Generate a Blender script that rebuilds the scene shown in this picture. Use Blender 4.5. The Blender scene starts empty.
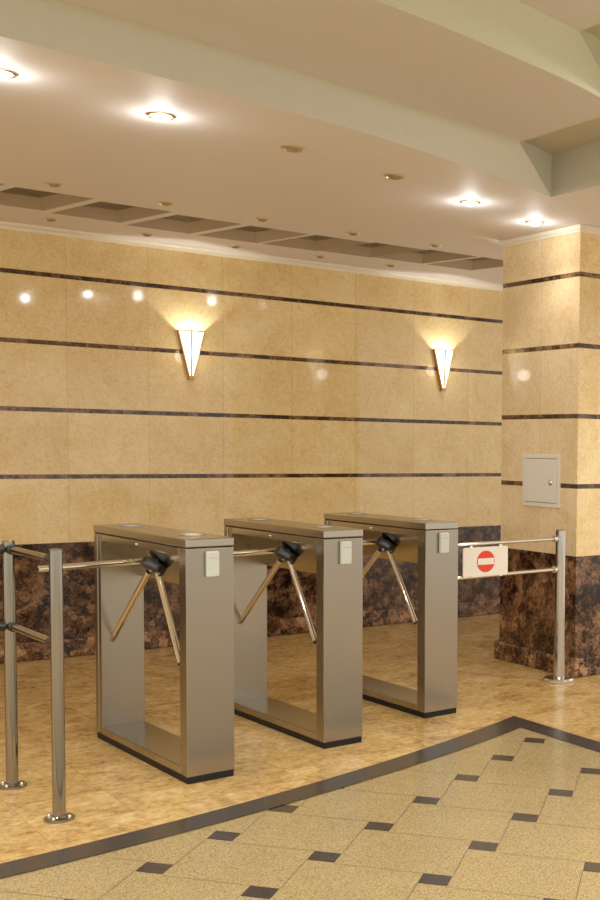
import bpy, bmesh, math, random
from mathutils import Vector, Matrix
random.seed(7)
sc = bpy.context.scene
COL = sc.collection

# ------------------------------------------------------------------ helpers
def lin(r, g, b):
    def f(c):
        c /= 255.0
        return c/12.92 if c <= .04045 else ((c+.055)/1.055)**2.4
    return (f(r), f(g), f(b), 1.0)

def link(name, bm, mat, parent=None, smooth=False):
    me = bpy.data.meshes.new(name)
    bm.normal_update()
    bm.to_mesh(me); bm.free()
    if mat is not None:
        for m in (mat if isinstance(mat, (list, tuple)) else [mat]):
            me.materials.append(m)
    if smooth:
        for p in me.polygons: p.use_smooth = True
        try: me.set_sharp_from_angle(angle=math.radians(35))
        except Exception: pass
    o = bpy.data.objects.new(name, me)
    COL.objects.link(o)
    if parent is not None: o.parent = parent
    return o

def tag(o, label=None, cat=None, group=None, kind=None):
    if label: o['label'] = label
    if cat: o['category'] = cat
    if group: o['group'] = group
    if kind: o['kind'] = kind
    return o

def empty(name, loc=(0, 0, 0), rz=0.0):
    o = bpy.data.objects.new(name, None)
    o.empty_display_size = .1
    COL.objects.link(o)
    o.location = loc; o.rotation_euler = (0, 0, rz)
    return o

def copy_tree(o, parent=None):
    c = o.copy(); COL.objects.link(c)
    if parent is not None: c.parent = parent
    for ch in list(o.children): copy_tree(ch, c)
    return c

def quad(bm, pts, mi=0):
    f = bm.faces.new([bm.verts.new(p) for p in pts]); f.material_index = mi
    return f

def box(bm, lo, hi, bev=0.0, seg=2):
    r = bmesh.ops.create_cube(bm, size=1)
    vs = r['verts']
    for v in vs:
        v.co = Vector([lo[i] + (v.co[i]+.5)*(hi[i]-lo[i]) for i in range(3)])
    if bev > 0:
        es = list({e for v in vs for e in v.link_edges})
        bmesh.ops.bevel(bm, geom=es, offset=bev, segments=seg, affect='EDGES', profile=.5)

def prism(bm, poly, a0, a1, axis, bev=0.0):
    """poly: list of 2-D points in the plane normal to axis (order of the remaining axes)."""
    def mk(p, a):
        c = [0, 0, 0]; rest = [i for i in range(3) if i != axis]
        c[axis] = a; c[rest[0]] = p[0]; c[rest[1]] = p[1]
        return c
    A = [bm.verts.new(mk(p, a0)) for p in poly]; B = [bm.verts.new(mk(p, a1)) for p in poly]
    n = len(poly); fs = [bm.faces.new(A), bm.faces.new(B[::-1])]
    for i in range(n): fs.append(bm.faces.new((A[i], A[(i+1) % n], B[(i+1) % n], B[i])))
    bmesh.ops.recalc_face_normals(bm, faces=fs)
    if bev > 0:
        es = list({e for v in A+B for e in v.link_edges})
        bmesh.ops.bevel(bm, geom=es, offset=bev, segments=2, affect='EDGES', profile=.5)

def basis(d):
    d = Vector(d).normalized()
    u = Vector((0, 0, 1)) if abs(d.z) < .95 else Vector((1, 0, 0))
    x = d.cross(u).normalized(); y = d.cross(x).normalized()
    return x, y, d

def lathe(bm, prof, origin=(0, 0, 0), axis=(0, 0, 1), n=32):
    """prof: list of (radius, height) along axis."""
    x, y, d = basis(axis); o = Vector(origin); rings = []
    for r, h in prof:
        if r < 1e-6: rings.append([bm.verts.new(o + d*h)])
        else: rings.append([bm.verts.new(o + d*h + x*(r*math.cos(2*math.pi*i/n)) + y*(r*math.sin(2*math.pi*i/n))) for i in range(n)])
    fs = []
    for A, B in zip(rings, rings[1:]):
        for i in range(n):
            j = (i+1) % n
            if len(A) == 1 and len(B) == 1: continue
            if len(A) == 1: fs.append(bm.faces.new((A[0], B[j], B[i])))
            elif len(B) == 1: fs.append(bm.faces.new((A[i], A[j], B[0])))
            else: fs.append(bm.faces.new((A[i], A[j], B[j], B[i])))
    bmesh.ops.recalc_face_normals(bm, faces=fs)

def rod(bm, a, b, r, n=24, ch=.0015):
    a = Vector(a); b = Vector(b); L = (b-a).length
    lathe(bm, [(0, 0), (r-ch, 0), (r, ch), (r, L-ch), (r-ch, L), (0, L)], a, b-a, n)

# ------------------------------------------------------------------ materials
def newmat(name):
    m = bpy.data.materials.new(name); m.use_nodes = True
    nt = m.node_tree; b = nt.nodes['Principled BSDF']
    return m, nt, b

def N(nt, t, **kw):
    n = nt.nodes.new(t)
    for k, v in kw.items(): setattr(n, k, v)
    return n

def ramp(nt, src, stops, interp='LINEAR'):
    r = N(nt, 'ShaderNodeValToRGB'); r.color_ramp.interpolation = interp
    els = r.color_ramp.elements
    while len(els) < len(stops): els.new(.5)
    for e, (p, c) in zip(els, stops): e.position = p; e.color = c
    nt.links.new(src, r.inputs[0])
    return r.outputs[0]

def noise(nt, vec, scale, detail=4, rough=.55, dist=0.0):
    n = N(nt, 'ShaderNodeTexNoise')
    n.inputs['Scale'].default_value = scale; n.inputs['Detail'].default_value = detail
    n.inputs['Roughness'].default_value = rough; n.inputs['Distortion'].default_value = dist
    nt.links.new(vec, n.inputs['Vector'])
    return n.outputs[0]

def math_(nt, op, a, b=None):
    n = N(nt, 'ShaderNodeMath', operation=op)
    for i, v in enumerate((a, b)):
        if v is None: continue
        if isinstance(v, (int, float)): n.inputs[i].default_value = v
        else: nt.links.new(v, n.inputs[i])
    return n.outputs[0]

def mix(nt, fac, a, b, bt='MIX'):
    n = N(nt, 'ShaderNodeMix', data_type='RGBA', blend_type=bt)
    for i, v in ((0, fac), (6, a), (7, b)):
        if isinstance(v, (int, float)): n.inputs[i].default_value = v
        elif isinstance(v, tuple): n.inputs[i].default_value = v
        else: nt.links.new(v, n.inputs[i])
    return n.outputs[2]

def geo_pos(nt):
    return N(nt, 'ShaderNodeNewGeometry').outputs['Position']

def plain(name, rgb, rough=.5, metal=0.0, bump=0.0, spec=.5, vary=.06):
    m, nt, b = newmat(name)
    pos = N(nt, 'ShaderNodeTexCoord').outputs['Object']
    f = noise(nt, pos, 30, 3)
    c1 = tuple(x*(1-vary) for x in rgb[:3]) + (1,); c2 = tuple(min(1, x*(1+vary)) for x in rgb[:3]) + (1,)
    nt.links.new(ramp(nt, f, [(.3, c1), (.7, c2)]), b.inputs['Base Color'])
    b.inputs['Roughness'].default_value = rough; b.inputs['Metallic'].default_value = metal
    b.inputs['Specular IOR Level'].default_value = spec
    if bump:
        bp = N(nt, 'ShaderNodeBump'); bp.inputs['Strength'].default_value = bump; bp.inputs['Distance'].default_value = .002
        nt.links.new(f, bp.inputs['Height']); nt.links.new(bp.outputs[0], b.inputs['Normal'])
    return m

def steel(name, rgb, rough, direction=(0, 0, 1), streak=.05, aniso=0.0):
    """brushed stainless: fine streaks stretched along one direction."""
    m, nt, b = newmat(name)
    tc = N(nt, 'ShaderNodeTexCoord').outputs['Object']
    mp = N(nt, 'ShaderNodeMapping')
    mp.inputs['Scale'].default_value = tuple(6 if d else 700 for d in direction)
    nt.links.new(tc, mp.inputs['Vector'])
    f = noise(nt, mp.outputs[0], 1.0, 2, .6)
    c1 = tuple(x*.985 for x in rgb[:3]) + (1,); c2 = tuple(min(1, x*1.015) for x in rgb[:3]) + (1,)
    nt.links.new(ramp(nt, f, [(.3, c1), (.7, c2)]), b.inputs['Base Color'])
    r = N(nt, 'ShaderNodeMapRange'); r.inputs['To Min'].default_value = rough-streak; r.inputs['To Max'].default_value = rough+streak
    nt.links.new(f, r.inputs['Value']); nt.links.new(r.outputs[0], b.inputs['Roughness'])
    b.inputs['Metallic'].default_value = 1.0
    bp = N(nt, 'ShaderNodeBump'); bp.inputs['Strength'].default_value = .004; bp.inputs['Distance'].default_value = .001
    nt.links.new(f, bp.inputs['Height']); nt.links.new(bp.outputs[0], b.inputs['Normal'])
    return m

STRIPES = [(2.5468, .030), (2.1028, .030), (1.6604, .030), (1.2172, .030)]

def emperador(nt, pos):
    """dark brown breccia: patches of broken stone, fine pale veins, mottled clouds."""
    nz = N(nt, 'ShaderNodeTexNoise'); nz.inputs['Scale'].default_value = 16; nz.inputs['Detail'].default_value = 6; nz.inputs['Roughness'].default_value = .7
    nt.links.new(pos, nz.inputs['Vector'])
    sc_ = N(nt, 'ShaderNodeVectorMath', operation='SCALE'); sc_.inputs['Scale'].default_value = .12
    nt.links.new(nz.outputs['Color'], sc_.inputs[0])
    wob = N(nt, 'ShaderNodeVectorMath', operation='ADD'); nt.links.new(pos, wob.inputs[0]); nt.links.new(sc_.outputs[0], wob.inputs[1])
    wp = wob.outputs[0]
    big = noise(nt, pos, 4.5, 5, .6, .3); fine = noise(nt, pos, 48, 6, .75, .3)
    cell = N(nt, 'ShaderNodeTexVoronoi'); cell.inputs['Scale'].default_value = 17; nt.links.new(wp, cell.inputs['Vector'])
    cs = N(nt, 'ShaderNodeSeparateXYZ'); nt.links.new(cell.outputs['Color'], cs.inputs[0])
    t = math_(nt, 'ADD', math_(nt, 'MULTIPLY', big, .44), math_(nt, 'ADD', math_(nt, 'MULTIPLY', fine, .42), math_(nt, 'MULTIPLY', cs.outputs[0], .14)))
    base = ramp(nt, t, [(.38, lin(22, 13, 9)), (.46, lin(58, 38, 26)), (.53, lin(110, 75, 50)), (.64, lin(182, 138, 96))])
    v = N(nt, 'ShaderNodeTexVoronoi', feature='DISTANCE_TO_EDGE'); v.inputs['Scale'].default_value = 15; nt.links.new(wp, v.inputs['Vector'])
    vein = ramp(nt, v.outputs['Distance'], [(.0, (1, 1, 1, 1)), (.03, (0, 0, 0, 1))])
    brk = ramp(nt, noise(nt, pos, 8, 3), [(.42, (0, 0, 0, 1)), (.56, (1, 1, 1, 1))])
    return mix(nt, math_(nt, 'MULTIPLY', math_(nt, 'MULTIPLY', vein, brk), .6), base, lin(184, 146, 112))

def wall_marble(name, along, x0, pitch, tint=(1, 1, 1)):
    """polished beige limestone slabs with dark inlaid stripes, laid on world heights."""
    m, nt, b = newmat(name)
    pos = geo_pos(nt)
    sp = N(nt, 'ShaderNodeSeparateXYZ'); nt.links.new(pos, sp.inputs[0])
    u = sp.outputs[along]; z = sp.outputs[2]
    cell = math_(nt, 'DIVIDE', math_(nt, 'SUBTRACT', u, x0), pitch)
    ci = math_(nt, 'FLOOR', cell); ri = math_(nt, 'FLOOR', math_(nt, 'DIVIDE', math_(nt, 'SUBTRACT', z, 1.2172-.4432*4), .4432))
    cv = N(nt, 'ShaderNodeCombineXYZ'); nt.links.new(ci, cv.inputs[0]); nt.links.new(ri, cv.inputs[1])
    wn = N(nt, 'ShaderNodeTexWhiteNoise', noise_dimensions='2D'); nt.links.new(cv.outputs[0], wn.inputs['Vector'])
    a = noise(nt, pos, 3.2, 5, .6, .6); f = noise(nt, pos, 75, 4, .65, .8); g = noise(nt, pos, 30, 4, .6, 1.5)
    t = tint
    def L(r, g_, b_): return lin(r*t[0], g_*t[1], b_*t[2])
    base = ramp(nt, math_(nt, 'ADD', math_(nt, 'MULTIPLY', a, .45), math_(nt, 'MULTIPLY', g, .55)),
                [(.33, L(221, 185, 120)), (.5, L(238, 209, 148)), (.68, L(247, 227, 174))])
    fine = ramp(nt, f, [(.34, (.80, .74, .64, 1)), (.47, (1, 1, 1, 1))])
    base = mix(nt, .8, base, fine, 'MULTIPLY')
    tone = ramp(nt, wn.outputs['Value'], [(0, (.92, .90, .86, 1)), (1, (1.0, 1.0, 1.0, 1))])
    base = mix(nt, 1.0, base, tone, 'MULTIPLY')
    # slab joints
    fr = math_(nt, 'FRACT', cell); d = math_(nt, 'MINIMUM', fr, math_(nt, 'SUBTRACT', 1.0, fr))
    j = math_(nt, 'LESS_THAN', d, .0022/pitch)
    base = mix(nt, math_(nt, 'MULTIPLY', j, .35), base, L(150, 112, 66))
    # inlaid stripes
    em = emperador(nt, pos); s = None
    for zc, h in STRIPES:
        k = math_(nt, 'LESS_THAN', math_(nt, 'ABSOLUTE', math_(nt, 'SUBTRACT', z, zc)), h/2)
        s = k if s is None else math_(nt, 'MAXIMUM', s, k)
    base = mix(nt, s, base, mix(nt, .35, em, lin(34, 22, 16)))
    nt.links.new(base, b.inputs['Base Color'])
    b.inputs['Roughness'].default_value = .055
    b.inputs['Specular IOR Level'].default_value = .42
    return m

def dark_marble(name, gain=1.0):
    m, nt, b = newmat(name)
    pos = geo_pos(nt)
    sp = N(nt, 'ShaderNodeSeparateXYZ'); nt.links.new(pos, sp.inputs[0])
    nt.links.new(mix(nt, 1.0, emperador(nt, pos), (gain, gain, gain, 1), 'MULTIPLY'), b.inputs['Base Color'])
    b.inputs['Roughness'].default_value = .14; b.inputs['Specular IOR Level'].default_value = .30
    return m

def yellow_granite():
    m, nt, b = newmat('yellow_granite_paving')
    pos = geo_pos(nt)
    sp = N(nt, 'ShaderNodeSeparateXYZ'); nt.links.new(pos, sp.inputs[0])
    P = .358
    cx = math_(nt, 'DIVIDE', math_(nt, 'SUBTRACT', sp.outputs[0], 1.20), P); cy = math_(nt, 'DIVIDE', math_(nt, 'SUBTRACT', sp.outputs[1], -3.645), P)
    cv = N(nt, 'ShaderNodeCombineXYZ'); nt.links.new(math_(nt, 'FLOOR', cx), cv.inputs[0]); nt.links.new(math_(nt, 'FLOOR', cy), cv.inputs[1])
    wn = N(nt, 'ShaderNodeTexWhiteNoise', noise_dimensions='2D'); nt.links.new(cv.outputs[0], wn.inputs['Vector'])
    # offset the stone figure per tile, streaks along the wall
    off = N(nt, 'ShaderNodeVectorMath', operation='SCALE'); off.inputs['Scale'].default_value = 3.0; nt.links.new(wn.outputs['Color'], off.inputs[0])
    ad = N(nt, 'ShaderNodeVectorMath', operation='ADD'); nt.links.new(pos, ad.inputs[0]); nt.links.new(off.outputs[0], ad.inputs[1])
    mp = N(nt, 'ShaderNodeMapping'); mp.inputs['Scale'].default_value = (2.6, 3.8, 1); mp.inputs['Rotation'].default_value = (0, 0, .35)
    nt.links.new(ad.outputs[0], mp.inputs['Vector'])
    a = noise(nt, mp.outputs[0], 1.5, 7, .66, .7); g = noise(nt, ad.outputs[0], 30, 6, .72, .4)
    base = ramp(nt, math_(nt, 'ADD', math_(nt, 'MULTIPLY', a, .46), math_(nt, 'MULTIPLY', g, .54)),
                [(.35, lin(126, 88, 44)), (.45, lin(178, 138, 78)), (.545, lin(204, 168, 104)), (.66, lin(224, 198, 142))])
    spk = ramp(nt, noise(nt, pos, 120, 3, .7), [(.30, (.62, .5, .36, 1)), (.40, (1, 1, 1, 1))])
    base = mix(nt, .8, base, spk, 'MULTIPLY')
    tone = ramp(nt, wn.outputs['Value'], [(0, (.91, .89, .85, 1)), (1, (1, 1, 1, 1))])
    base = mix(nt, 1.0, base, tone, 'MULTIPLY')
    js = None
    for c in (cx, cy):
        fr = math_(nt, 'FRACT', c); d = math_(nt, 'MINIMUM', fr, math_(nt, 'SUBTRACT', 1.0, fr))
        k = math_(nt, 'LESS_THAN', d, .0016/P); js = k if js is None else math_(nt, 'MAXIMUM', js, k)
    base = mix(nt, math_(nt, 'MULTIPLY', js, .45), base, lin(120, 84, 44))
    nt.links.new(base, b.inputs['Base Color'])
    b.inputs['Roughness'].default_value = .2; b.inputs['Specular IOR Level'].default_value = .38
    return m

def speckle(name, stops, scale, rough, sp2=None):
    m, nt, b = newmat(name)
    pos = geo_pos(nt)
    f = noise(nt, pos, scale, 3, .75); a = noise(nt, pos, 2.5, 3)
    base = ramp(nt, f, stops)
    base = mix(nt, 1.0, base, ramp(nt, a, [(.3, (.90, .89, .87, 1)), (.7, (1, 1, 1, 1))]), 'MULTIPLY')
    nt.links.new(base, b.inputs['Base Color'])
    b.inputs['Roughness'].default_value = rough; b.inputs['Specular IOR Level'].default_value = .4
    return m

def emit(name, rgb, strength, base=(1, 1, 1, 1)):
    m, nt, b = newmat(name)
    tc = N(nt, 'ShaderNodeTexCoord').outputs['Object']
    f = noise(nt, tc, 8, 2)
    nt.links.new(ramp(nt, f, [(.2, rgb), (.8, tuple(min(1, c*1.05) for c in rgb[:3])+(1,))]), b.inputs['Emission Color'])
    b.inputs['Base Color'].default_value = base
    b.inputs['Emission Strength'].default_value = strength
    return m

M = {}
M['wall'] = wall_marble('beige_limestone_wall', 0, 2.385, .536)
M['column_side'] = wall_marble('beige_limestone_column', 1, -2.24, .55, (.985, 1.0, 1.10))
M['column_front'] = wall_marble('beige_limestone_column_front', 0, 4.635, .55)
M['dark'] = dark_marble('brown_marble', .62)
M['plinth'] = dark_marble('brown_marble_plinth', 1.15)
M['dark_col'] = dark_marble('brown_marble_column', .82)
M['yellow'] = yellow_granite()
M['terrazzo'] = speckle('beige_granite_slabs', [(.34, lin(96, 76, 44)), (.46, lin(152, 129, 84)), (.62, lin(182, 160, 112))], 175, .2)
M['inlay'] = speckle('dark_granite', [(.36, lin(24, 21, 21)), (.52, lin(50, 44, 42)), (.66, lin(86, 77, 71))], 230, .22)
M['grout'] = plain('grout', lin(84, 68, 44), .6)
M['soffit'] = plain('taupe_plaster', lin(220, 213, 209), .62, vary=.015)
M['ceil2'] = plain('tan_plaster', lin(202, 196, 192), .62, vary=.015)
M['fascia'] = plain('pale_green_plaster', lin(188, 183, 162), .62, vary=.02)
M['fascia2'] = plain('green_plaster', lin(192, 190, 158), .62, vary=.02)
M['cornice'] = plain('white_cornice_paint', lin(232, 222, 200), .5, vary=.01)
M['steel_v'] = steel('brushed_steel_upright', (.33, .292, .228), .25, (0, 0, 1), .02)
M['steel_h'] = steel('brushed_steel_lengthwise', (.40, .355, .28), .22, (0, 1, 0), .03)
M['steel_in'] = steel('satin_steel_housing', (.48, .43, .34), .15, (0, 1, 0), .03)
M['tube'] = steel('satin_steel_tube', (.29, .26, .205), .14, (0, 0, 1), .03)
M['chrome'] = steel('polished_steel', (.80, .775, .72), .07, (0, 0, 1), .02)
M['chrome_dark'] = steel('mirror_steel_post', (.50, .465, .40), .10, (0, 0, 1), .02)
M['black'] = plain('black_plastic', lin(9, 9, 10), .38, vary=.1)
M['black_base'] = plain('black_rubber_base', lin(12, 11, 10), .6, spec=.25)
M['blackglass'] = plain('dark_glossy_plastic', lin(44, 50, 58), .12)
M['grey_disc'] = plain('grey_display_glass', lin(118, 116, 108), .12)
M['disc_line'] = plain('pale_display_print', lin(226, 222, 206), .25)
M['offwhite'] = plain('off_white_plastic', lin(192, 194, 178), .4, vary=.02)
M['panel'] = plain('off_white_powder_coat', lin(226, 222, 206), .38, vary=.015)
M['panel_dark'] = plain('shadow_gap', lin(120, 112, 92), .6)
M['signwhite'] = plain('white_sign_board', lin(236, 228, 208), .35, vary=.01)
M['signred'] = plain('red_sign_print', lin(224, 48, 8), .4, vary=.03)
M['brass'] = plain('brushed_gold_frame', lin(190, 146, 84), .28, metal=1.0)
M['ring'] = plain('gilt_spotlight_ring', lin(230, 214, 178), .28, metal=1.0)
M['bulb_off'] = plain('unlit_lamp_glass', lin(150, 128, 96), .1)
M['grille'] = plain('grey_grille_paint', lin(140, 129, 112), .55)
M['vent_side'] = plain('vent_plaster', lin(158, 143, 122), .6, vary=.02)
M['vent_back'] = plain('vent_dark_duct', lin(58, 48, 38), .8)
M['bulb_on'] = emit('lit_lamp_glass', (1.0, .95, .84, 1), 14)
M['sconce_glass'] = emit('lit_frosted_glass', (1.0, .90, .68, 1), 1.7)

# ------------------------------------------------------------------ measured layout (metres; wall plane y = 0)
ZC = 2.85          # lower ceiling
Z2 = 3.015          # stepped ceiling
Z3 = 3.21
def arc_y(x, c, r): return c[1] - math.sqrt(max(r*r - (x-c[0])**2, 0))
BAND_O = ((.232, 4.719), 8.691)      # floor band, outer edge
BAND_I = ((.143, 5.367), 9.489)
def yo(x): return -3.972 + 0 if x < .232 else arc_y(x, *BAND_O)
def yi(x): return -4.122 if x < .143 else arc_y(x, *BAND_I)
def ysof(x):                          # edge of the lower ceiling
    pts = [(-5, -3.98), (-3, -3.96), (0, -3.83), (1.093, -3.765), (1.434, -3.731), (1.823, -3.688), (2.276, -3.624), (2.6, -3.567), (2.824, -3.515), (3.313, -3.370), (3.727, -3.231), (4.03, -3.116)]
    for (x0, y0), (x1, y1) in zip(pts, pts[1:]):
        if x <= x1:
            t = (x-x0)/(x1-x0); return y0 + t*(y1-y0)
    return pts[-1][1]
XS = 4.03           # right side of the ceiling recess
BX_O, BX_I = 3.71, 3.588
XL, XR, YB = -5.0, 7.5, -13.0
COLX, COLY0, COLY1, COLX1 = 4.645, -2.630, -1.815, 5.57

# ------------------------------------------------------------------ floor
n = 40
xs = [XL] + [-.2 + (BX_O+.2)*i/n for i in range(n+1)]
bm = bmesh.new()
for x0, x1 in zip(xs, xs[1:]):
    quad(bm, [(x0, yo(x0), 0), (x1, yo(x1), 0), (x1, .12, 0), (x0, .12, 0)])
quad(bm, [(BX_O, YB, 0), (XR, YB, 0), (XR, .12, 0), (BX_O, .12, 0)])
bmesh.ops.remove_doubles(bm, verts=bm.verts, dist=1e-5)
floor = link('floor', bm, M['yellow']); tag(floor, 'polished yellow granite floor of the entrance hall', 'floor', kind='structure')
bm = bmesh.new()
xi = [XL] + [-.2 + (BX_I+.2)*i/n for i in range(n+1)]
for (a0, a1), (b0, b1) in zip(zip(xs, xs[1:]), zip(xi, xi[1:])):
    quad(bm, [(b0, yi(b0), 0), (b1, yi(b1), 0), (a1, yo(a1), 0), (a0, yo(a0), 0)])
quad(bm, [(BX_I, YB, 0), (BX_O, YB, 0), (BX_O, yo(BX_O), 0), (BX_I, yi(BX_I), 0)])
link('border_band', bm, M['inlay'], floor)
# hopscotch field: large slabs with small dark squares at their corners
S = Vector((.703, .711)); H = Vector((.574, -.819))
U = Vector((.316, .1676)); V = Vector((.1317, .600))
A0 = Vector((2.851, -4.062))          # centre of one dark square
hw, hh = .108, .092
def infield(p): return p.x < BX_I + .45 and p.y < yi(min(p.x, BX_I)) + .45 and p.y > YB and p.x > XL
bmg, bms, bmi = bmesh.new(), bmesh.new(), bmesh.new()
quad(bmg, [(XL, YB, -.006), (BX_I+.05, YB, -.006), (BX_I+.05, -3.2, -.006), (XL, -3.2, -.006)])
g = .0012
def para(bm, c0, s0, s1, h0, h1, z):
    P = [c0+S*s0+H*h0, c0+S*s0+H*h1, c0+S*s1+H*h1, c0+S*s1+H*h0]
    quad(bm, [(p.x, p.y, z) for p in P])
for i in range(-40, 25):
    for j in range(-22, 4):
        c = A0 + U*i + V*j
        if not (-1.5 < c.x < BX_I+.55 and -9.0 < c.y < -3.0): continue
        # keep tiles under the overlaid band only
        if c.x > BX_I+.45 or c.y > yi(max(-1, min(c.x, BX_I))) + .62: continue
        para(bmi, c, -hh/2+g, hh/2-g, -hw/2+g, hw/2-g, -.0030)
# slabs as one polished sheet, joints drawn as hairline grooves of the sheet
quad(bms, [(XL, YB, -.004), (BX_I+.05, YB, -.004), (BX_I+.05, -3.2, -.004), (XL, -3.2, -.004)])
bmj = bmesh.new(); jw = .0015
for i in range(-40, 25):
    for j in range(-22, 4):
        c = A0 + U*i + V*j
        if not (-1.5 < c.x < BX_I+.55 and -9.0 < c.y < -3.0): continue
        if c.x > BX_I+.45 or c.y > yi(max(-1, min(c.x, BX_I))) + .62: continue
        # along S: from the lower-left corner of this square down to the next one
        p = c - S*(hh/2) - H*(hw/2)
        para(bmj, p, -(.361-hh)-.0, 0, -jw, jw, -.0036)
        # along H: from the upper-left corner of this square leftwards, and the lower right onwards
        p = c + S*(hh/2) - H*(hw/2)
        para(bmj, p, -jw, jw, -(.442-hw), 0, -.0036)
        p = c - S*(hh/2) + H*(hw/2)
link('stone_slabs', bms, M['terrazzo'], floor)
link('slab_joints', bmj, M['grout'], floor)
link('dark_inlay_squares', bmi, M['inlay'], floor)
bmg.free()

# ------------------------------------------------------------------ back wall
bm = bmesh.new(); box(bm, (XL, 0, .773), (XR, .12, 3.2))
wall = link('wall_back', bm, M['wall']); tag(wall, 'polished beige stone wall with four dark stripes behind the turnstiles', 'wall', kind='structure')
bm = bmesh.new(); box(bm, (XL, -.012, .0), (XR, .12, .773), .003)
tag(link('trim_1', bm, M['dark']), 'dark brown marble dado along the foot of the back wall', 'wall trim', kind='structure')
bm = bmesh.new(); box(bm, (XL, -.044, 0), (XR, .0, .125), .010)
tag(link('baseboard_back', bm, M['plinth']), 'dark brown marble skirting at the foot of the back wall', 'baseboard', kind='structure')
bm = bmesh.new(); prism(bm, [(0.0, 2.808), (-.012, 2.808), (-.018, 2.826), (-.04, 2.838), (-.046, ZC), (0, ZC)], XL, XR, 0)
tag(link('trim_2', bm, M['cornice']), 'white cornice where the back wall meets the ceiling', 'cornice', kind='structure')

# ------------------------------------------------------------------ column
col = empty('column', ((COLX+COLX1)/2, (COLY0+COLY1)/2, 0)); tag(col, 'square beige stone column with dark stripes and a brown marble foot at right', 'column', kind='structure')
def cl(x, y, z): return (x-col.location.x, y-col.location.y, z)
bm = bmesh.new()
X0, X1, Y0, Y1 = COLX, COLX1, COLY0, COLY1
quad(bm, [cl(X0, Y1, .773), cl(X0, Y0, .773), cl(X0, Y0, 2.83), cl(X0, Y1, 2.83)], 0)
quad(bm, [cl(X1, Y0, .773), cl(X1, Y1, .773), cl(X1, Y1, 2.83), cl(X1, Y0, 2.83)], 0)
quad(bm, [cl(X0, Y0, .773), cl(X1, Y0, .773), cl(X1, Y0, 2.83), cl(X0, Y0, 2.83)], 1)
quad(bm, [cl(X1, Y1, .773), cl(X0, Y1, .773), cl(X0, Y1, 2.83), cl(X1, Y1, 2.83)], 1)
link('column_shaft', bm, [M['column_side'], M['column_front']], col)
def ringbox(d, z0, z1, bev=.003):
    b = bmesh.new(); box(b, cl(X0-d, Y0-d, z0), cl(X1+d, Y1+d, z1), bev); return b
link('column_dado', ringbox(.003, 0, .773), M['dark_col'], col)
link('column_plinth', ringbox(.030, 0, .125, .010), M['plinth'], col)
bm = ringbox(.006, 2.806, 2.826, .002)
box(bm, cl(X0-.016, Y0-.016, 2.822), cl(X1+.016, Y1+.016, ZC), .004)
link('column_cornice', bm, M['cornice'], col)

# ------------------------------------------------------------------ ceiling
VENTS = [(1.615, -.64), (2.09, -.605), (2.555, -.555), (3.023, -.495), (3.493, -.482), (3.945, -.490), (4.365, -.525), (4.785, -.560), (5.237, -.565)]  # far right corner of each opening
VW, VD, VSK = .415, .593, .11         # width, depth and skew of one opening
def vent_corners(k):
    r, yf = VENTS[k]
    return (r-VW, yf), (r, yf), (r+VSK, yf-VD), (r-VW+VSK, yf-VD)
bm = bmesh.new()
far = [(XL, -.66)]; near = [(XL, -.66-VD)]
for k in range(len(VENTS)):
    a, b_, c, d = vent_corners(k); far += [a, b_]; near += [d, c]
far.append((XR, -.56)); near.append((XR, -.56-VD))
YN = -1.32
for (f0, f1), (n0, n1), k in zip(zip(far, far[1:]), zip(near, near[1:]), range(99)):
    quad(bm, [(*f0, ZC), (f0[0], .12, ZC), (f1[0], .12, ZC), (*f1, ZC)])
    quad(bm, [(*n0, ZC), (n0[0], YN, ZC), (n1[0], YN, ZC), (*n1, ZC)])
    if k % 2 == 0: quad(bm, [(*f0, ZC), (*f1, ZC), (*n1, ZC), (*n0, ZC)])
xc = [XL] + [-1 + (XS+1)*i/36 for i in range(37)]
for x0, x1 in zip(xc, xc[1:]):
    quad(bm, [(x0, ysof(x0), ZC), (x0, YN, ZC), (x1, YN, ZC), (x1, ysof(x1), ZC)])
quad(bm, [(XS, YN, ZC), (XR, YN, ZC), (XR, YB, ZC), (XS, YB, ZC)])
bmesh.ops.recalc_face_normals(bm, faces=bm.faces)
ceil = link('ceiling', bm, M['soffit']); tag(ceil, 'stepped taupe plaster ceiling of the entrance hall', 'ceiling', kind='structure')
# first step: curved leaning fascia, cut off obliquely at its right end
XE = 3.575
def lean(x): return .012 + .125*max(0, min(1, (x-2.7)/.87))**1.2
PROF = [(0, 0), (0, .80), (.003, .87), (.010, .93), (.021, .975), (.036, 1.0)]
bm = bmesh.new()
xf = [XL] + [-1 + (XE+1)*i/36 for i in range(37)]
for x0, x1 in zip(xf, xf[1:]):
    for (s0_, h0), (s1_, h1) in zip(PROF, PROF[1:]):
        quad(bm, [(x0, ysof(x0)-lean(x0)*h0-s0_, ZC+(Z2-ZC)*h0), (x1, ysof(x1)-lean(x1)*h0-s0_, ZC+(Z2-ZC)*h0),
                  (x1, ysof(x1)-lean(x1)*h1-s1_, ZC+(Z2-ZC)*h1), (x0, ysof(x0)-lean(x0)*h1-s1_, ZC+(Z2-ZC)*h1)])
yE = ysof(XE)-lean(XE)
m = 8
for i in range(m):
    x0 = XE + (XS-XE)*i/m; x1 = XE + (XS-XE)*(i+1)/m
    def top(x):
        t = (x-XE)/(XS-XE); h = 1-t
        return (x, ysof(x)-lean(XE)*h, ZC+(Z2-ZC)*h)
    if i < m-1: quad(bm, [(x0, ysof(x0), ZC), (x1, ysof(x1), ZC), top(x1), top(x0)])
    else:
        f = bm.faces.new([bm.verts.new(p) for p in ((x0, ysof(x0), ZC), (x1, ysof(x1), ZC), top(x0))])
bmesh.ops.remove_doubles(bm, verts=bm.verts, dist=1e-5)
link('lower_fascia', bm, M['fascia'], ceil, True)
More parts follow.
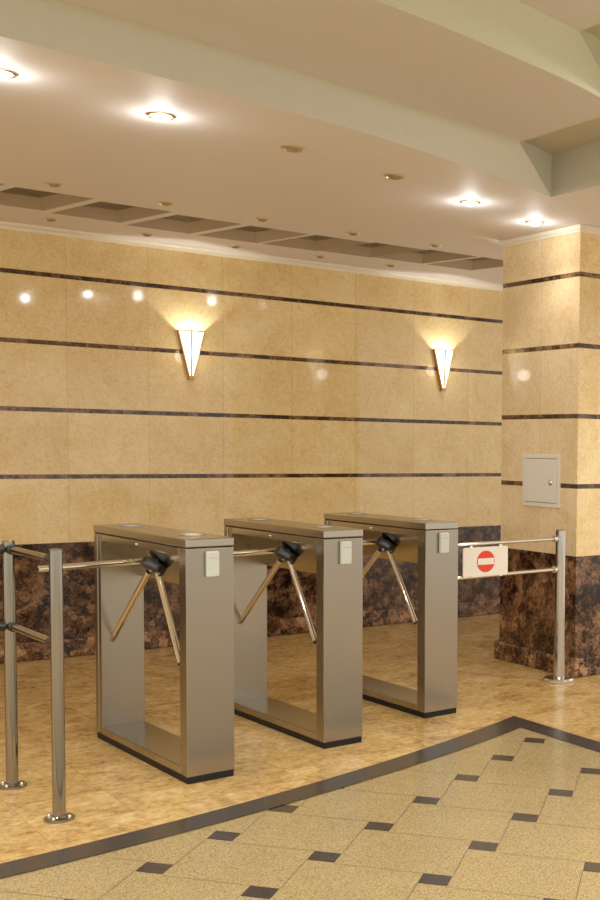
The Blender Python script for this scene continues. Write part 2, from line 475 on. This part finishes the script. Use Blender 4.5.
# second-level ceiling strip
def y2(x):  # edge of the second step
    pts = [(-5, -4.80), (0, -4.70), (2.096, -4.567), (2.203, -4.555), (2.527, -4.494), (2.897, -4.408), (3.134, -4.354), (3.388, -4.273), (3.575, -4.19)]
    for (x0, y0), (x1, y1) in zip(pts, pts[1:]):
        if x <= x1: return y0 + (x-x0)/(x1-x0)*(y1-y0)
    return pts[-1][1]
bm = bmesh.new()
for x0, x1 in zip(xf, xf[1:]):
    quad(bm, [(x0, y2(x0), Z2), (x0, ysof(x0)-lean(x0), Z2), (x1, ysof(x1)-lean(x1), Z2), (x1, y2(x1), Z2)])
quad(bm, [(XE+.014, yE, Z2), (XE+.014, YB, Z2), (XE+.014, YB, 3.5), (XE+.014, yE, 3.5)])
quad(bm, [(XE, yE, Z2), (XE, YB, Z2), (XE+.014, YB, Z2), (XE+.014, yE, Z2)])
link('middle_soffit', bm, M['ceil2'], ceil)
# recess beyond the end of the first step
ZR = 3.085
bm = bmesh.new()
quad(bm, [(XE+.010, ysof(XE)+.06, ZR), (XS, ysof(XS)+.004, ZR), (XS, YB, ZR), (XE+.010, YB, ZR)])
quad(bm, [(XS, ysof(XS)+.004, ZC), (XS, YB, ZC), (XS, YB, ZR), (XS, ysof(XS)+.004, ZR)])
xr = [XE-.05 + (XS-XE+.05)*i/6 for i in range(7)]
for x0, x1 in zip(xr, xr[1:]):
    quad(bm, [(x0, ysof(x0)+.001, ZC), (x1, ysof(x1)+.001, ZC), (x1, ysof(x1)+.001, ZR), (x0, ysof(x0)+.001, ZR)])
link('lower_recess', bm, M['fascia'], ceil)
# second step with the same oblique end
XE3 = 3.16
bm = bmesh.new()
x2s = [XL] + [-1 + (XE3+1)*i/30 for i in range(31)]
LN = .055
for x0, x1 in zip(x2s, x2s[1:]):
    quad(bm, [(x0, y2(x0), Z2), (x1, y2(x1), Z2), (x1, y2(x1)-LN, Z3), (x0, y2(x0)-LN, Z3)])
for i in range(m):
    x0 = XE3 + (XE-XE3)*i/m; x1 = XE3 + (XE-XE3)*(i+1)/m
    def top(x):
        h = 1-(x-XE3)/(XE-XE3); return (x, y2(x)-LN*h, Z2+(Z3-Z2)*h)
    if i < m-1: quad(bm, [(x0, y2(x0), Z2), (x1, y2(x1), Z2), top(x1), top(x0)])
    else: bm.faces.new([bm.verts.new(p) for p in ((x0, y2(x0), Z2), (x1, y2(x1), Z2), top(x0))])
bmesh.ops.remove_doubles(bm, verts=bm.verts, dist=1e-5)
link('upper_fascia', bm, M['fascia2'], ceil)
bm = bmesh.new()
quad(bm, [(XE3-.05, y2(XE3-.05), Z3+.055), (XE, y2(XE), Z3+.055), (XE, YB, Z3+.055), (XE3-.05, YB, Z3+.055)])
quad(bm, [(XE, y2(XE)+.004, Z2), (XE, YB, Z2), (XE, YB, Z3+.055), (XE, y2(XE)+.004, Z3+.055)])
for i in range(6):
    x0 = XE3-.05 + (XE-XE3+.05)*i/6; x1 = XE3-.05 + (XE-XE3+.05)*(i+1)/6
    quad(bm, [(x0, y2(x0)+.001, Z2), (x1, y2(x1)+.001, Z2), (x1, y2(x1)+.001, Z3+.055), (x0, y2(x0)+.001, Z3+.055)])
link('upper_recess', bm, M['fascia2'], ceil)
bm = bmesh.new()
for x0, x1 in zip(x2s, x2s[1:]):
    quad(bm, [(x0, YB, Z3), (x0, y2(x0)-LN, Z3), (x1, y2(x1)-LN, Z3), (x1, YB, Z3)])
link('upper_soffit', bm, M['ceil2'], ceil)

# ------------------------------------------------------------------ ceiling vents
VENT_LABELS = {}
def make_vent():
    r = empty('ceiling_vent')
    # local frame: origin at the far right corner of the opening
    O_ = [(-VW, 0), (0, 0), (VSK, -VD), (VSK-VW, -VD)]
    cx = sum(p[0] for p in O_)/4; cy = sum(p[1] for p in O_)/4
    I_ = [(cx+(p[0]-cx)*.70, cy+(p[1]-cy)*.66) for p in O_]
    zt = .055
    b = bmesh.new()
    for i in range(4):
        j = (i+1) % 4
        quad(b, [(*O_[i], 0), (*O_[j], 0), (*I_[j], zt), (*I_[i], zt)])
    bmesh.ops.recalc_face_normals(b, faces=b.faces)
    link('vent_surround', b, M['vent_side'], r)
    b = bmesh.new(); quad(b, [(*p, zt+.03) for p in I_])
    for i in range(4):
        j = (i+1) % 4
        quad(b, [(*I_[i], zt), (*I_[j], zt), (*I_[j], zt+.03), (*I_[i], zt+.03)])
    link('duct', b, M['vent_back'], r)
    b = bmesh.new(); n_ = 13
    def L(p, q, t): return (p[0]+(q[0]-p[0])*t, p[1]+(q[1]-p[1])*t)
    w_ = .20/n_
    for i in range(n_):
        t0 = (i+.5)/n_-w_; t1 = (i+.5)/n_+w_
        for A_, B_ in (((I_[0], I_[1]), (I_[3], I_[2])), ((I_[0], I_[3]), (I_[1], I_[2]))):
            p0, p1, q0, q1 = L(*A_, t0), L(*A_, t1), L(*B_, t0), L(*B_, t1)
            quad(b, [(*p0, zt), (*p1, zt), (*q1, zt), (*q0, zt)])
    link('grille', b, M['grille'], r)
    return r
ORD = ['first', 'second', 'third', 'fourth', 'fifth', 'sixth', 'seventh', 'eighth', 'ninth', 'tenth', 'eleventh']
vp = None
vis = list(range(len(VENTS)))
for n_, k in enumerate(vis):
    v = make_vent() if vp is None else copy_tree(vp)
    vp = vp or v
    v.location = (VENTS[k][0], VENTS[k][1], ZC)
    tag(v, 'square recessed ceiling vent above the back wall, %s from the right in its row' % ORD[len(vis)-1-n_] if n_ < len(vis)-1 else
        'rightmost square recessed ceiling vent, the one cut off by the column', 'vent', 'recessed ceiling vents along the wall')

# ------------------------------------------------------------------ ceiling spotlights
def make_spot(R_, lit):
    r = empty('ceiling_spotlight')
    b = bmesh.new()
    lathe(b, [(R_*.68, -.002), (R_*.72, -.007), (R_*.86, -.009), (R_, -.003), (R_, .0)], n=36)
    link('ring', b, M['ring'], r, True)
    b = bmesh.new()
    if lit: lathe(b, [(R_*.66, .004), (R_*.66, -.004), (R_*.55, -.013), (R_*.35, -.020), (0, -.023)], n=28)
    else: lathe(b, [(R_*.68, .0), (R_*.62, -.006), (R_*.45, -.014), (R_*.25, -.016), (0, -.017)], n=28)
    link('lamp', b, M['bulb_on'] if lit else M['bulb_off'], r, True)
    return r
def put(proto, x, y, z, label, group):
    o = proto[0] if not proto[1] else copy_tree(proto[0])
    proto[1] = True
    o.location = (x, y, z); tag(o, label, 'spotlight', group); return o
lit = [make_spot(.062, True), False]; big = [make_spot(.058, False), False]; small = [make_spot(.045, False), False]
LIT = [(1.196, -3.334), (1.853, -3.19), (3.781, -2.684), (4.397, -2.488)]
for (x, y), l in zip(LIT, ['lit ceiling spotlight cut by the left edge of the picture', 'brightly lit ceiling spotlight in the ceiling above the turnstile at left',
                           'lit ceiling spotlight nearer the ceiling recess corner, left of the column top', 'lit ceiling spotlight directly above the column face']):
    put(lit, x, y, ZC, l, 'lit spotlights')
for (x, y), l in zip([(2.508, -3.081), (3.146, -2.932)], ['larger unlit gilt ceiling spotlight beside the ceiling step, the left one of two', 'larger unlit gilt ceiling spotlight beside the ceiling step, the right one of two']):
    put(big, x, y, ZC, l, 'unlit spotlights beside the step')
for i, (x, y) in enumerate([(1.917, -1.434), (2.541, -1.38), (3.15, -1.336), (3.783, -1.326), (4.409, -1.337)]):
    put(small, x, y, ZC, 'small unlit ceiling spotlight on the room side of the vents, %s from the left' % ORD[i], 'small spotlights before the vents')
for i, (x, y) in enumerate([(2.199, -.356), (2.822, -.274), (3.439, -.26), (4.067, -.311), (4.654, -.33)]):
    put(small, x, y, ZC, 'small unlit ceiling spotlight between the vents and back wall, %s from the left' % ORD[i], 'small spotlights behind the vents')

# ------------------------------------------------------------------ wall sconces
def make_sconce():
    r = empty('wall_sconce')
    zt, zb = .165, -.155; wt, wb, dt, db = .094, .016, .072, .040
    TL, TC, TR = Vector((-wt, -.034, zt)), Vector((-.012, -dt, zt)), Vector((wt, -.034, zt))
    BL, BC, BR = Vector((-wb, -.030, zb)), Vector((-.003, -db, zb)), Vector((wb, -.030, zb))
    b = bmesh.new(); quad(b, [TL, BL, BC, TC]); link('glass_panel', b, M['sconce_glass'], r)
    b = bmesh.new(); quad(b, [TC, BC, BR, TR]); link('glass_panel', b, M['sconce_glass'], r)
    b = bmesh.new()
    for a, c, q in ((TL, BL, .005), (TR, BR, .0045), (TC, BC, .0055)): rod(b, a, c, q, 8, .0005)
    for a, c in ((TL, TC), (TC, TR), (BL, BC), (BC, BR)): rod(b, a, c, .0034, 8, .0005)
    link('frame', b, M['brass'], r, True)
    b = bmesh.new(); prism(b, [(-wt, zt), (-wb, zb), (wb, zb), (wt, zt)], -.006, 0, 1)
    for q in (-1, 1): prism(b, [(q*wt, zt), (q*wb, zb), (q*(wb-.004), zb), (q*(wt-.004), zt)], -.034, -.006, 1)
    link('back_plate', b, M['brass'], r)
    b = bmesh.new(); box(b, (-wb-.003, -db-.003, zb-.022), (wb+.003, 0, zb), .003); link('bottom_cap', b, M['brass'], r)
    return r
s0 = make_sconce(); s0.location = (3.212, 0, 2.085); tag(s0, 'lit gold framed wedge sconce on the back wall, left of the two', 'wall lamp', 'wall sconces')
s1 = copy_tree(s0); s1.location = (5.335, 0, 2.095); tag(s1, 'lit gold framed wedge sconce on the back wall, nearest the column', 'wall lamp', 'wall sconces')
s2 = copy_tree(s0); s2.location = (5.10, COLY1, 2.11); s2.rotation_euler.z = math.pi; tag(s2, 'lit wedge sconce hidden on the rear face of the column', 'wall lamp', 'wall sconces')

# ------------------------------------------------------------------ turnstiles
ROT = math.radians(2.204)
TW, TL_, ZU, ZT = .212, 1.062, 1.0115, 1.05
def make_turnstile():
    r = empty('tripod_turnstile')
    for y0, y1, yo_ in ((0, .078, 0), (TL_-.078, TL_, TL_)):
        b = bmesh.new()
        if yo_ == 0:
            box(b, (0, 0, .030), (TW, .040, ZU-.002), .0035)
            box(b, (.003, .0405, .0305), (TW-.003, .078, ZU-.002), .002)
        else:
            box(b, (0, TL_-.040, .030), (TW, TL_, ZU-.002), .0035)
            box(b, (.003, TL_-.078, .0305), (TW-.003, TL_-.0405, ZU-.002), .002)
        link('pedestal', b, M['steel_v'], r)
    b = bmesh.new(); box(b, (.002, .079, .030), (TW-.002, TL_-.079, .064), .003); link('base_plate', b, M['steel_h'], r)
    b = bmesh.new(); box(b, (.003, .003, 0), (TW-.003, TL_-.003, .030), .001); link('black_plinth', b, M['black_base'], r)
    b = bmesh.new(); prism(b, [(.006, .975), (.206, .792), (.209, .795), (.209, ZU-.002), (.006, ZU-.002)], .079, TL_-.079, 1, .002)
    link('housing', b, M['steel_in'], r)
    b = bmesh.new(); box(b, (.0045, .085, .979), (.010, .53, 1.0065), .001); lp = link('lock_panel', b, M['steel_h'], r)
    b = bmesh.new(); lathe(b, [(0, 0), (.007, 0), (.008, .002), (.0085, .008)], (-.002, .545, .992), (1, 0, 0), 20); link('lock', b, M['chrome'], r, True)
    b = bmesh.new(); box(b, (-.0015, -.0015, ZU+.0025), (TW+.0015, TL_+.0015, ZT), .004, 3)
    ld = link('lid', b, M['steel_h'], r)
    b = bmesh.new(); box(b, (.004, .004, ZU-.003), (TW-.004, TL_-.004, ZU+.003)); link('lid_gap_shade', b, M['black_base'], r)  # black strip standing in for the shadow in the gap under the lid
    for yy in (.20, .885):
        b = bmesh.new()
        lathe(b, [(.058, ZT-.001), (.058, ZT+.0022), (.054, ZT+.0034), (.050, ZT+.0022), (0, ZT+.0020)], (.118, yy, 0), n=36)
        d = link('indicator_disc', b, M['grey_disc'], r, True)
        b = bmesh.new()
        rr = bmesh.ops.create_cone(b, cap_ends=True, segments=3, radius1=.020, radius2=.020, depth=.001)
        for v in rr['verts']: v.co = Vector((.118+v.co.x, yy+v.co.y, ZT+.0030+v.co.z))
        lathe(b, [(.036, ZT+.0026), (.036, ZT+.0032), (.031, ZT+.0032), (.031, ZT+.0026)], (.118, yy, 0), n=30)
        link('indicator_print', b, M['disc_line'], d)
    # card reader on the near face
    b = bmesh.new(); box(b, (.083, -.022, .886), (.139, 0, .996), .006, 3); cr = link('card_reader', b, M['offwhite'], r)
    b = bmesh.new(); box(b, (.089, -.0228, .966), (.133, -.0215, .9675)); link('reader_seam', b, M['panel_dark'], cr)
    # tripod head
    Hc = Vector((.056, .482, .890)); ax = Vector((-.577, 0, -.816)).normalized()
    tips = [Vector((-.425, .532, .905)), Vector((.055, .990, .490)), Vector((.035, .140, .495))]
    x = Vector((0, 1, 0)); y = ax.cross(x).normalized()
    roots = [Vector((.045, .550, .912)), Vector((.055, .535, .862)), Vector((.070, .470, .872))]
    dirs = [(t-q).normalized() for t, q in zip(tips, roots)]
    ang = [math.atan2((d-ax*(d@ax)) @ y, (d-ax*(d@ax)) @ x) for d in dirs]
    b = bmesh.new(); rings = []; n_ = 48
    for rad, h in ((.050, -.024), (.058, -.022), (.0605, -.018), (.062, .010), (.059, .016), (.048, .020), (.0, .022)):
        if rad == 0: rings.append([b.verts.new(Hc+ax*h)]); continue
        rg = []
        for i in range(n_):
            t = 2*math.pi*i/n_
            lobe = max(math.cos(((t-a+math.pi) % (2*math.pi))-math.pi) for a in ang)
            k = .80 + .20*max(0, lobe)**3
            rg.append(b.verts.new(Hc + ax*h + (x*math.cos(t)+y*math.sin(t))*rad*k))
        rings.append(rg)
    for A, B in zip(rings, rings[1:]):
        for i in range(n_):
            j = (i+1) % n_
            if len(B) == 1: b.faces.new((A[i], A[j], B[0]))
            else: b.faces.new((A[i], A[j], B[j], B[i]))
    b.faces.new(rings[0][::-1])
    bmesh.ops.recalc_face_normals(b, faces=b.faces)
    hub = link('tripod_hub', b, M['black'], r, True)
    b = bmesh.new(); p = Hc+ax*.022 - Vector((0, -.0, 0)); lathe(b, [(0, .004), (.006, .003), (.0065, -.002)], p, ax, 16); link('hub_screw', b, M['chrome'], hub, True)
    b = bmesh.new(); lathe(b, [(.020, 0), (.020, .05)], Hc-ax*.072, ax, 28); link('hub_spindle', b, M['black'], hub, True)
    for t, d, q in zip(tips, dirs, roots):
        b = bmesh.new(); rod(b, q, t-d*.004, .0145, 24, .001); am = link('arm', b, M['chrome'], r, True)
        b = bmesh.new(); rod(b, t-d*.004, t, .0138, 20, .002); link('end_cap', b, M['black'], am, True)
    return r
TP = [(1.856, -3.424), (2.579, -3.252), (3.292, -3.012)]
tl = ['brushed steel tripod turnstile at left, nearest the viewer, beside the steel guard rail',
      'brushed steel tripod turnstile in the middle of the row of three',
      'brushed steel tripod turnstile at right, beside the no entry sign barrier']
t0 = make_turnstile()
for i, (x, y) in enumerate(TP):
    o = t0 if i == 0 else copy_tree(t0)
    o.location = (x, y, 0); o.rotation_euler.z = ROT
    tag(o, tl[i], 'turnstile', 'tripod turnstiles')

# ------------------------------------------------------------------ guard rail at left
gr = empty('guard_rail', (1.304, -3.568, 0)); tag(gr, 'brushed steel guard rail with two upright posts left of the turnstiles', 'railing')
PB = Vector((1.272-1.295, -2.995+3.568, 0))
def post(loc, h):
    b = bmesh.new(); R_ = .0238
    lathe(b, [(0, .006), (R_, .006), (R_, h-.003), (R_-.003, h), (0, h)], loc, n=32)
    p = link('post', b, M['tube'], gr, True)
    b = bmesh.new(); lathe(b, [(0, 0), (.054, 0), (.055, .003), (.055, .009), (.052, .012), (.030, .0125), (.0255, .018), (.0240, .018)], loc, n=40); f = link('base_flange', b, M['tube'], p, True)
    for i in range(4):
        t = math.pi/4 + i*math.pi/2
        b = bmesh.new()
        lathe(b, [(0, .0205), (.004, .020), (.0062, .0165), (.0062, .012)], Vector(loc)+Vector((.041*math.cos(t), .041*math.sin(t), 0)), n=12)
        link('flange_bolt', b, M['chrome'], p, True)
    return p
post((0, 0, 0), 1.046); post(PB, 1.040)
post(PB+Vector((-1.0, 0, 0)), 1.040)
for z in (1.004, .683):
    a = Vector((PB.x, PB.y, z)); c = Vector((0, 0, z)); d = (c-a).normalized()
    b = bmesh.new(); rod(b, a+d*.05, c-d*.042, .0150); rl = link('rail', b, M['tube'], gr, True)
    b = bmesh.new(); rod(b, a+d*.018, a+d*.062, .0205, 20, .003); link('rail_socket', b, M['black'], rl, True)
    b = bmesh.new(); rod(b, c-d*.072, c-d*.018, .0205, 20, .004); link('rail_socket', b, M['black'], rl, True)
    e = a + Vector((-1.0, 0, 0))
    b = bmesh.new(); rod(b, a+Vector((-.12, 0, 0)), e+Vector((.05, 0, 0)), .0150); rl = link('rail', b, M['tube'], gr, True)
    b = bmesh.new(); rod(b, a+Vector((-.13, 0, 0)), a+Vector((-.018, 0, 0)), .0205, 20, .003); link('rail_socket', b, M['black'], rl, True)

# ------------------------------------------------------------------ barrier with sign at right
bx_, by_ = 4.497, -2.655
br = empty('swing_barrier', (bx_, by_, 0)); tag(br, 'polished steel barrier post with two horizontal rods between turnstile and column', 'barrier')
b = bmesh.new(); R_ = .0315
lathe(b, [(0, .008), (.039, .008), (.0375, .10), (.0345, .22), (.0325, .40), (R_, .55), (R_, .945), (R_-.006, .953), (0, .953)], n=36); bp_ = link('post', b, M['chrome_dark'], br, True)
b = bmesh.new(); lathe(b, [(0, 0), (.094, 0), (.099, .005), (.099, .014), (.092, .023), (.062, .028), (.040, .030)], n=48); link('base_flange', b, M['chrome'], bp_, True)
rods = []
for z, z1 in ((.894, .886), (.704, .692)):
    b = bmesh.new(); rod(b, (-.045, 0, z), (3.49-bx_, -.0, z1), .0105, 20); rr_ = link('rod', b, M['chrome'], br, True)
    b = bmesh.new(); lathe(b, [(.012, 0), (.021, .003), (.021, .022), (.014, .026)], (-.032, 0, z), (-1, 0, 0), 24); link('rod_clamp', b, M['chrome'], rr_, True)
# sign board hung between the rods
sg = empty('no_entry_sign', (3.915, by_-.021, 0)); tag(sg, 'white no entry board with red disc hung between the barrier rods', 'sign')
w2, zb_, zt_ = .159, .700, .871
def rounded(w, z0, z1, r, n_=6):
    P = []
    for cx, cz, a in ((w-r, z1-r, 0), (-w+r, z1-r, 90), (-w+r, z0+r, 180), (w-r, z0+r, 270)):
        for i in range(n_+1):
            t = math.radians(a+90*i/n_); P.append((cx+r*math.cos(t), cz+r*math.sin(t)))
    return P
b = bmesh.new(); prism(b, rounded(w2, zb_, zt_, .012), -.003, .003, 1); link('board', b, M['signwhite'], sg)
zc = (zb_+zt_)/2
b = bmesh.new(); lathe(b, [(0, .0015), (.0640, .0015), (.0640, 0)], (.0, -.003, zc), (0, -1, 0), 56); rd = link('red_disc', b, M['signred'], sg)
b = bmesh.new(); box(b, (-.058, -.0058, zc-.0185), (.058, -.0042, zc+.0185)); link('white_bar', b, M['signwhite'], rd)
for x in (-.105, .105):
    for z in (zt_-.006, zb_-.004):
        b = bmesh.new(); box(b, (x-.010, -.006, z-.004), (x+.010, .0098, z+.018 if z > .8 else z+.008), .002); link('clip', b, M['chrome'], sg)

# ------------------------------------------------------------------ access panel on the column
ap = empty('access_panel', (COLX, -2.270, 1.245)); tag(ap, 'off white metal access hatch with a round catch on the column', 'hatch')
b = bmesh.new(); y0, y1, z0, z1 = -.194, .194, -.172, .170; fw = .026
for lo, hi in (((y0, z1-fw), (y1, z1)), ((y0, z0), (y1, z0+fw)), ((y0, z0+fw), (y0+fw, z1-fw)), ((y1-fw, z0+fw), (y1, z1-fw))):
    box(b, (-.014, lo[0], lo[1]), (0, hi[0], hi[1]), .002)
link('frame', b, M['panel'], ap)
b = bmesh.new(); box(b, (-.004, y0+.01, z0+.01), (.0, y1-.01, z1-.01)); link('frame_gap', b, M['panel_dark'], ap)
b = bmesh.new(); box(b, (-.0165, y0+fw+.004, z0+fw+.004), (-.003, y1-fw-.004, z1-fw-.004), .002); dr = link('door', b, M['panel'], ap)
b = bmesh.new(); lathe(b, [(.020, 0), (.020, .003), (.014, .004), (.010, .009), (0, .010)], (-.0165, y0+.085, -.01), (-1, 0, 0), 28); link('catch', b, M['chrome'], dr, True)

# ------------------------------------------------------------------ lamps
def lamp(kind, name, loc, energy, color, size=.05, rot=None, spot=None, blend=.6):
    d = bpy.data.lights.new(name, kind); d.energy = energy; d.color = color
    if kind in ('POINT', 'SPOT'): d.shadow_soft_size = size
    if kind == 'SPOT': d.spot_size = math.radians(spot); d.spot_blend = blend
    if kind == 'AREA':
        d.shape = 'RECTANGLE'; d.size, d.size_y = size
    o = bpy.data.objects.new(name, d); COL.objects.link(o); o.location = loc
    if rot: o.rotation_euler = rot
    return o
WARM = (1.0, .90, .72); NEUT = (1.0, .975, .93)
for x, y in LIT:
    lamp('POINT', 'spotlight_glow', (x, y, ZC-.060), 2.0, NEUT, .04)
    lamp('SPOT', 'spotlight_beam', (x, y, ZC-.045), 14, NEUT, .03, (0, 0, 0), 110, .9)
# added fill spots without fixtures, out of view behind and beside the viewer
for x, y, z in [(-.4, -4.6, 3.0), (2.2, -6.3, 3.15), (-.3, -6.6, 3.15), (3.0, -8.0, 3.15), (.6, -8.6, 3.15), (-2.2, -3.0, 2.8), (-2.4, -5.5, 3.1), (5.4, -4.2, 2.8), (5.4, -6.0, 2.8)]:
    lamp('SPOT', 'hall_fill_spot', (x, y, z), 80, NEUT, .04, (0, 0, 0), 150, .7)
for s, f in ((s0, -1), (s1, -1), (s2, 1)):
    x, y, z = s.location
    lamp('POINT', 'sconce_bulb', (x, y+f*.032, z+.055), 1.0, (1, .95, .86), .012)
    lamp('SPOT', 'sconce_uplight', (x, y+f*.040, z+.085), 8.5, (1, .965, .90), .010, (math.pi-f*.06, 0, 0), 120, .35)
    lamp('POINT', 'sconce_glow', (x, y+f*.15, z), .8, WARM, .05)
for x, y, z in [(3.54, -5.43, 2.99), (3.91, -4.53, 2.99)]:
    lamp('POINT', 'hall_downlight', (x, y, z), 5, NEUT, .010)
lamp('AREA', 'hall_fill_area', (.5, -8.2, 3.12), 260, (1.0, .98, .94), (4.5, 3.0))  # unseen area lamp added as soft overall fill, no fixture modelled
lamp('AREA', 'left_fill_area', (-3.0, -4.0, 2.75), 110, (1.0, .98, .94), (1.6, 3.5))  # second unseen fill lamp, added to brighten from the left

w = bpy.data.worlds.new('hall_ambient'); sc.world = w; w.use_nodes = True
bg = w.node_tree.nodes['Background']; bg.inputs[0].default_value = (1.0, .95, .87, 1); bg.inputs[1].default_value = 1.05

# ------------------------------------------------------------------ camera
cd = bpy.data.cameras.new('camera'); cam = bpy.data.objects.new('camera', cd); COL.objects.link(cam); sc.camera = cam
f, cx, cy = 1153.586, 616.176, 517.681
R3 = [[0.7488003368504785, 0.6621989749314975, 0.0281171323623822], [-0.6626253489046021, 0.7469724736674248, 0.05440377351087471], [0.015023399138143554, -0.05936868857270052, 0.9981230667084564]]
mw = Matrix.Identity(4)
for i in range(3):
    mw[i][0] = R3[i][0]; mw[i][1] = R3[i][2]; mw[i][2] = -R3[i][1]
mw.translation = Vector((0, -8.246, 1.4568))
cam.matrix_world = mw
cd.sensor_fit = 'VERTICAL'; cd.sensor_height = 36.0; cd.lens = f*36.0/900.0
cd.shift_x = (300-cx)/900.0; cd.shift_y = (cy-450)/900.0
cd.clip_start = .05; cd.clip_end = 100
sc.view_settings.view_transform = 'Standard'
sc.view_settings.look = 'None'
sc.view_settings.exposure = 0.02
sc.view_settings.gamma = 1.16
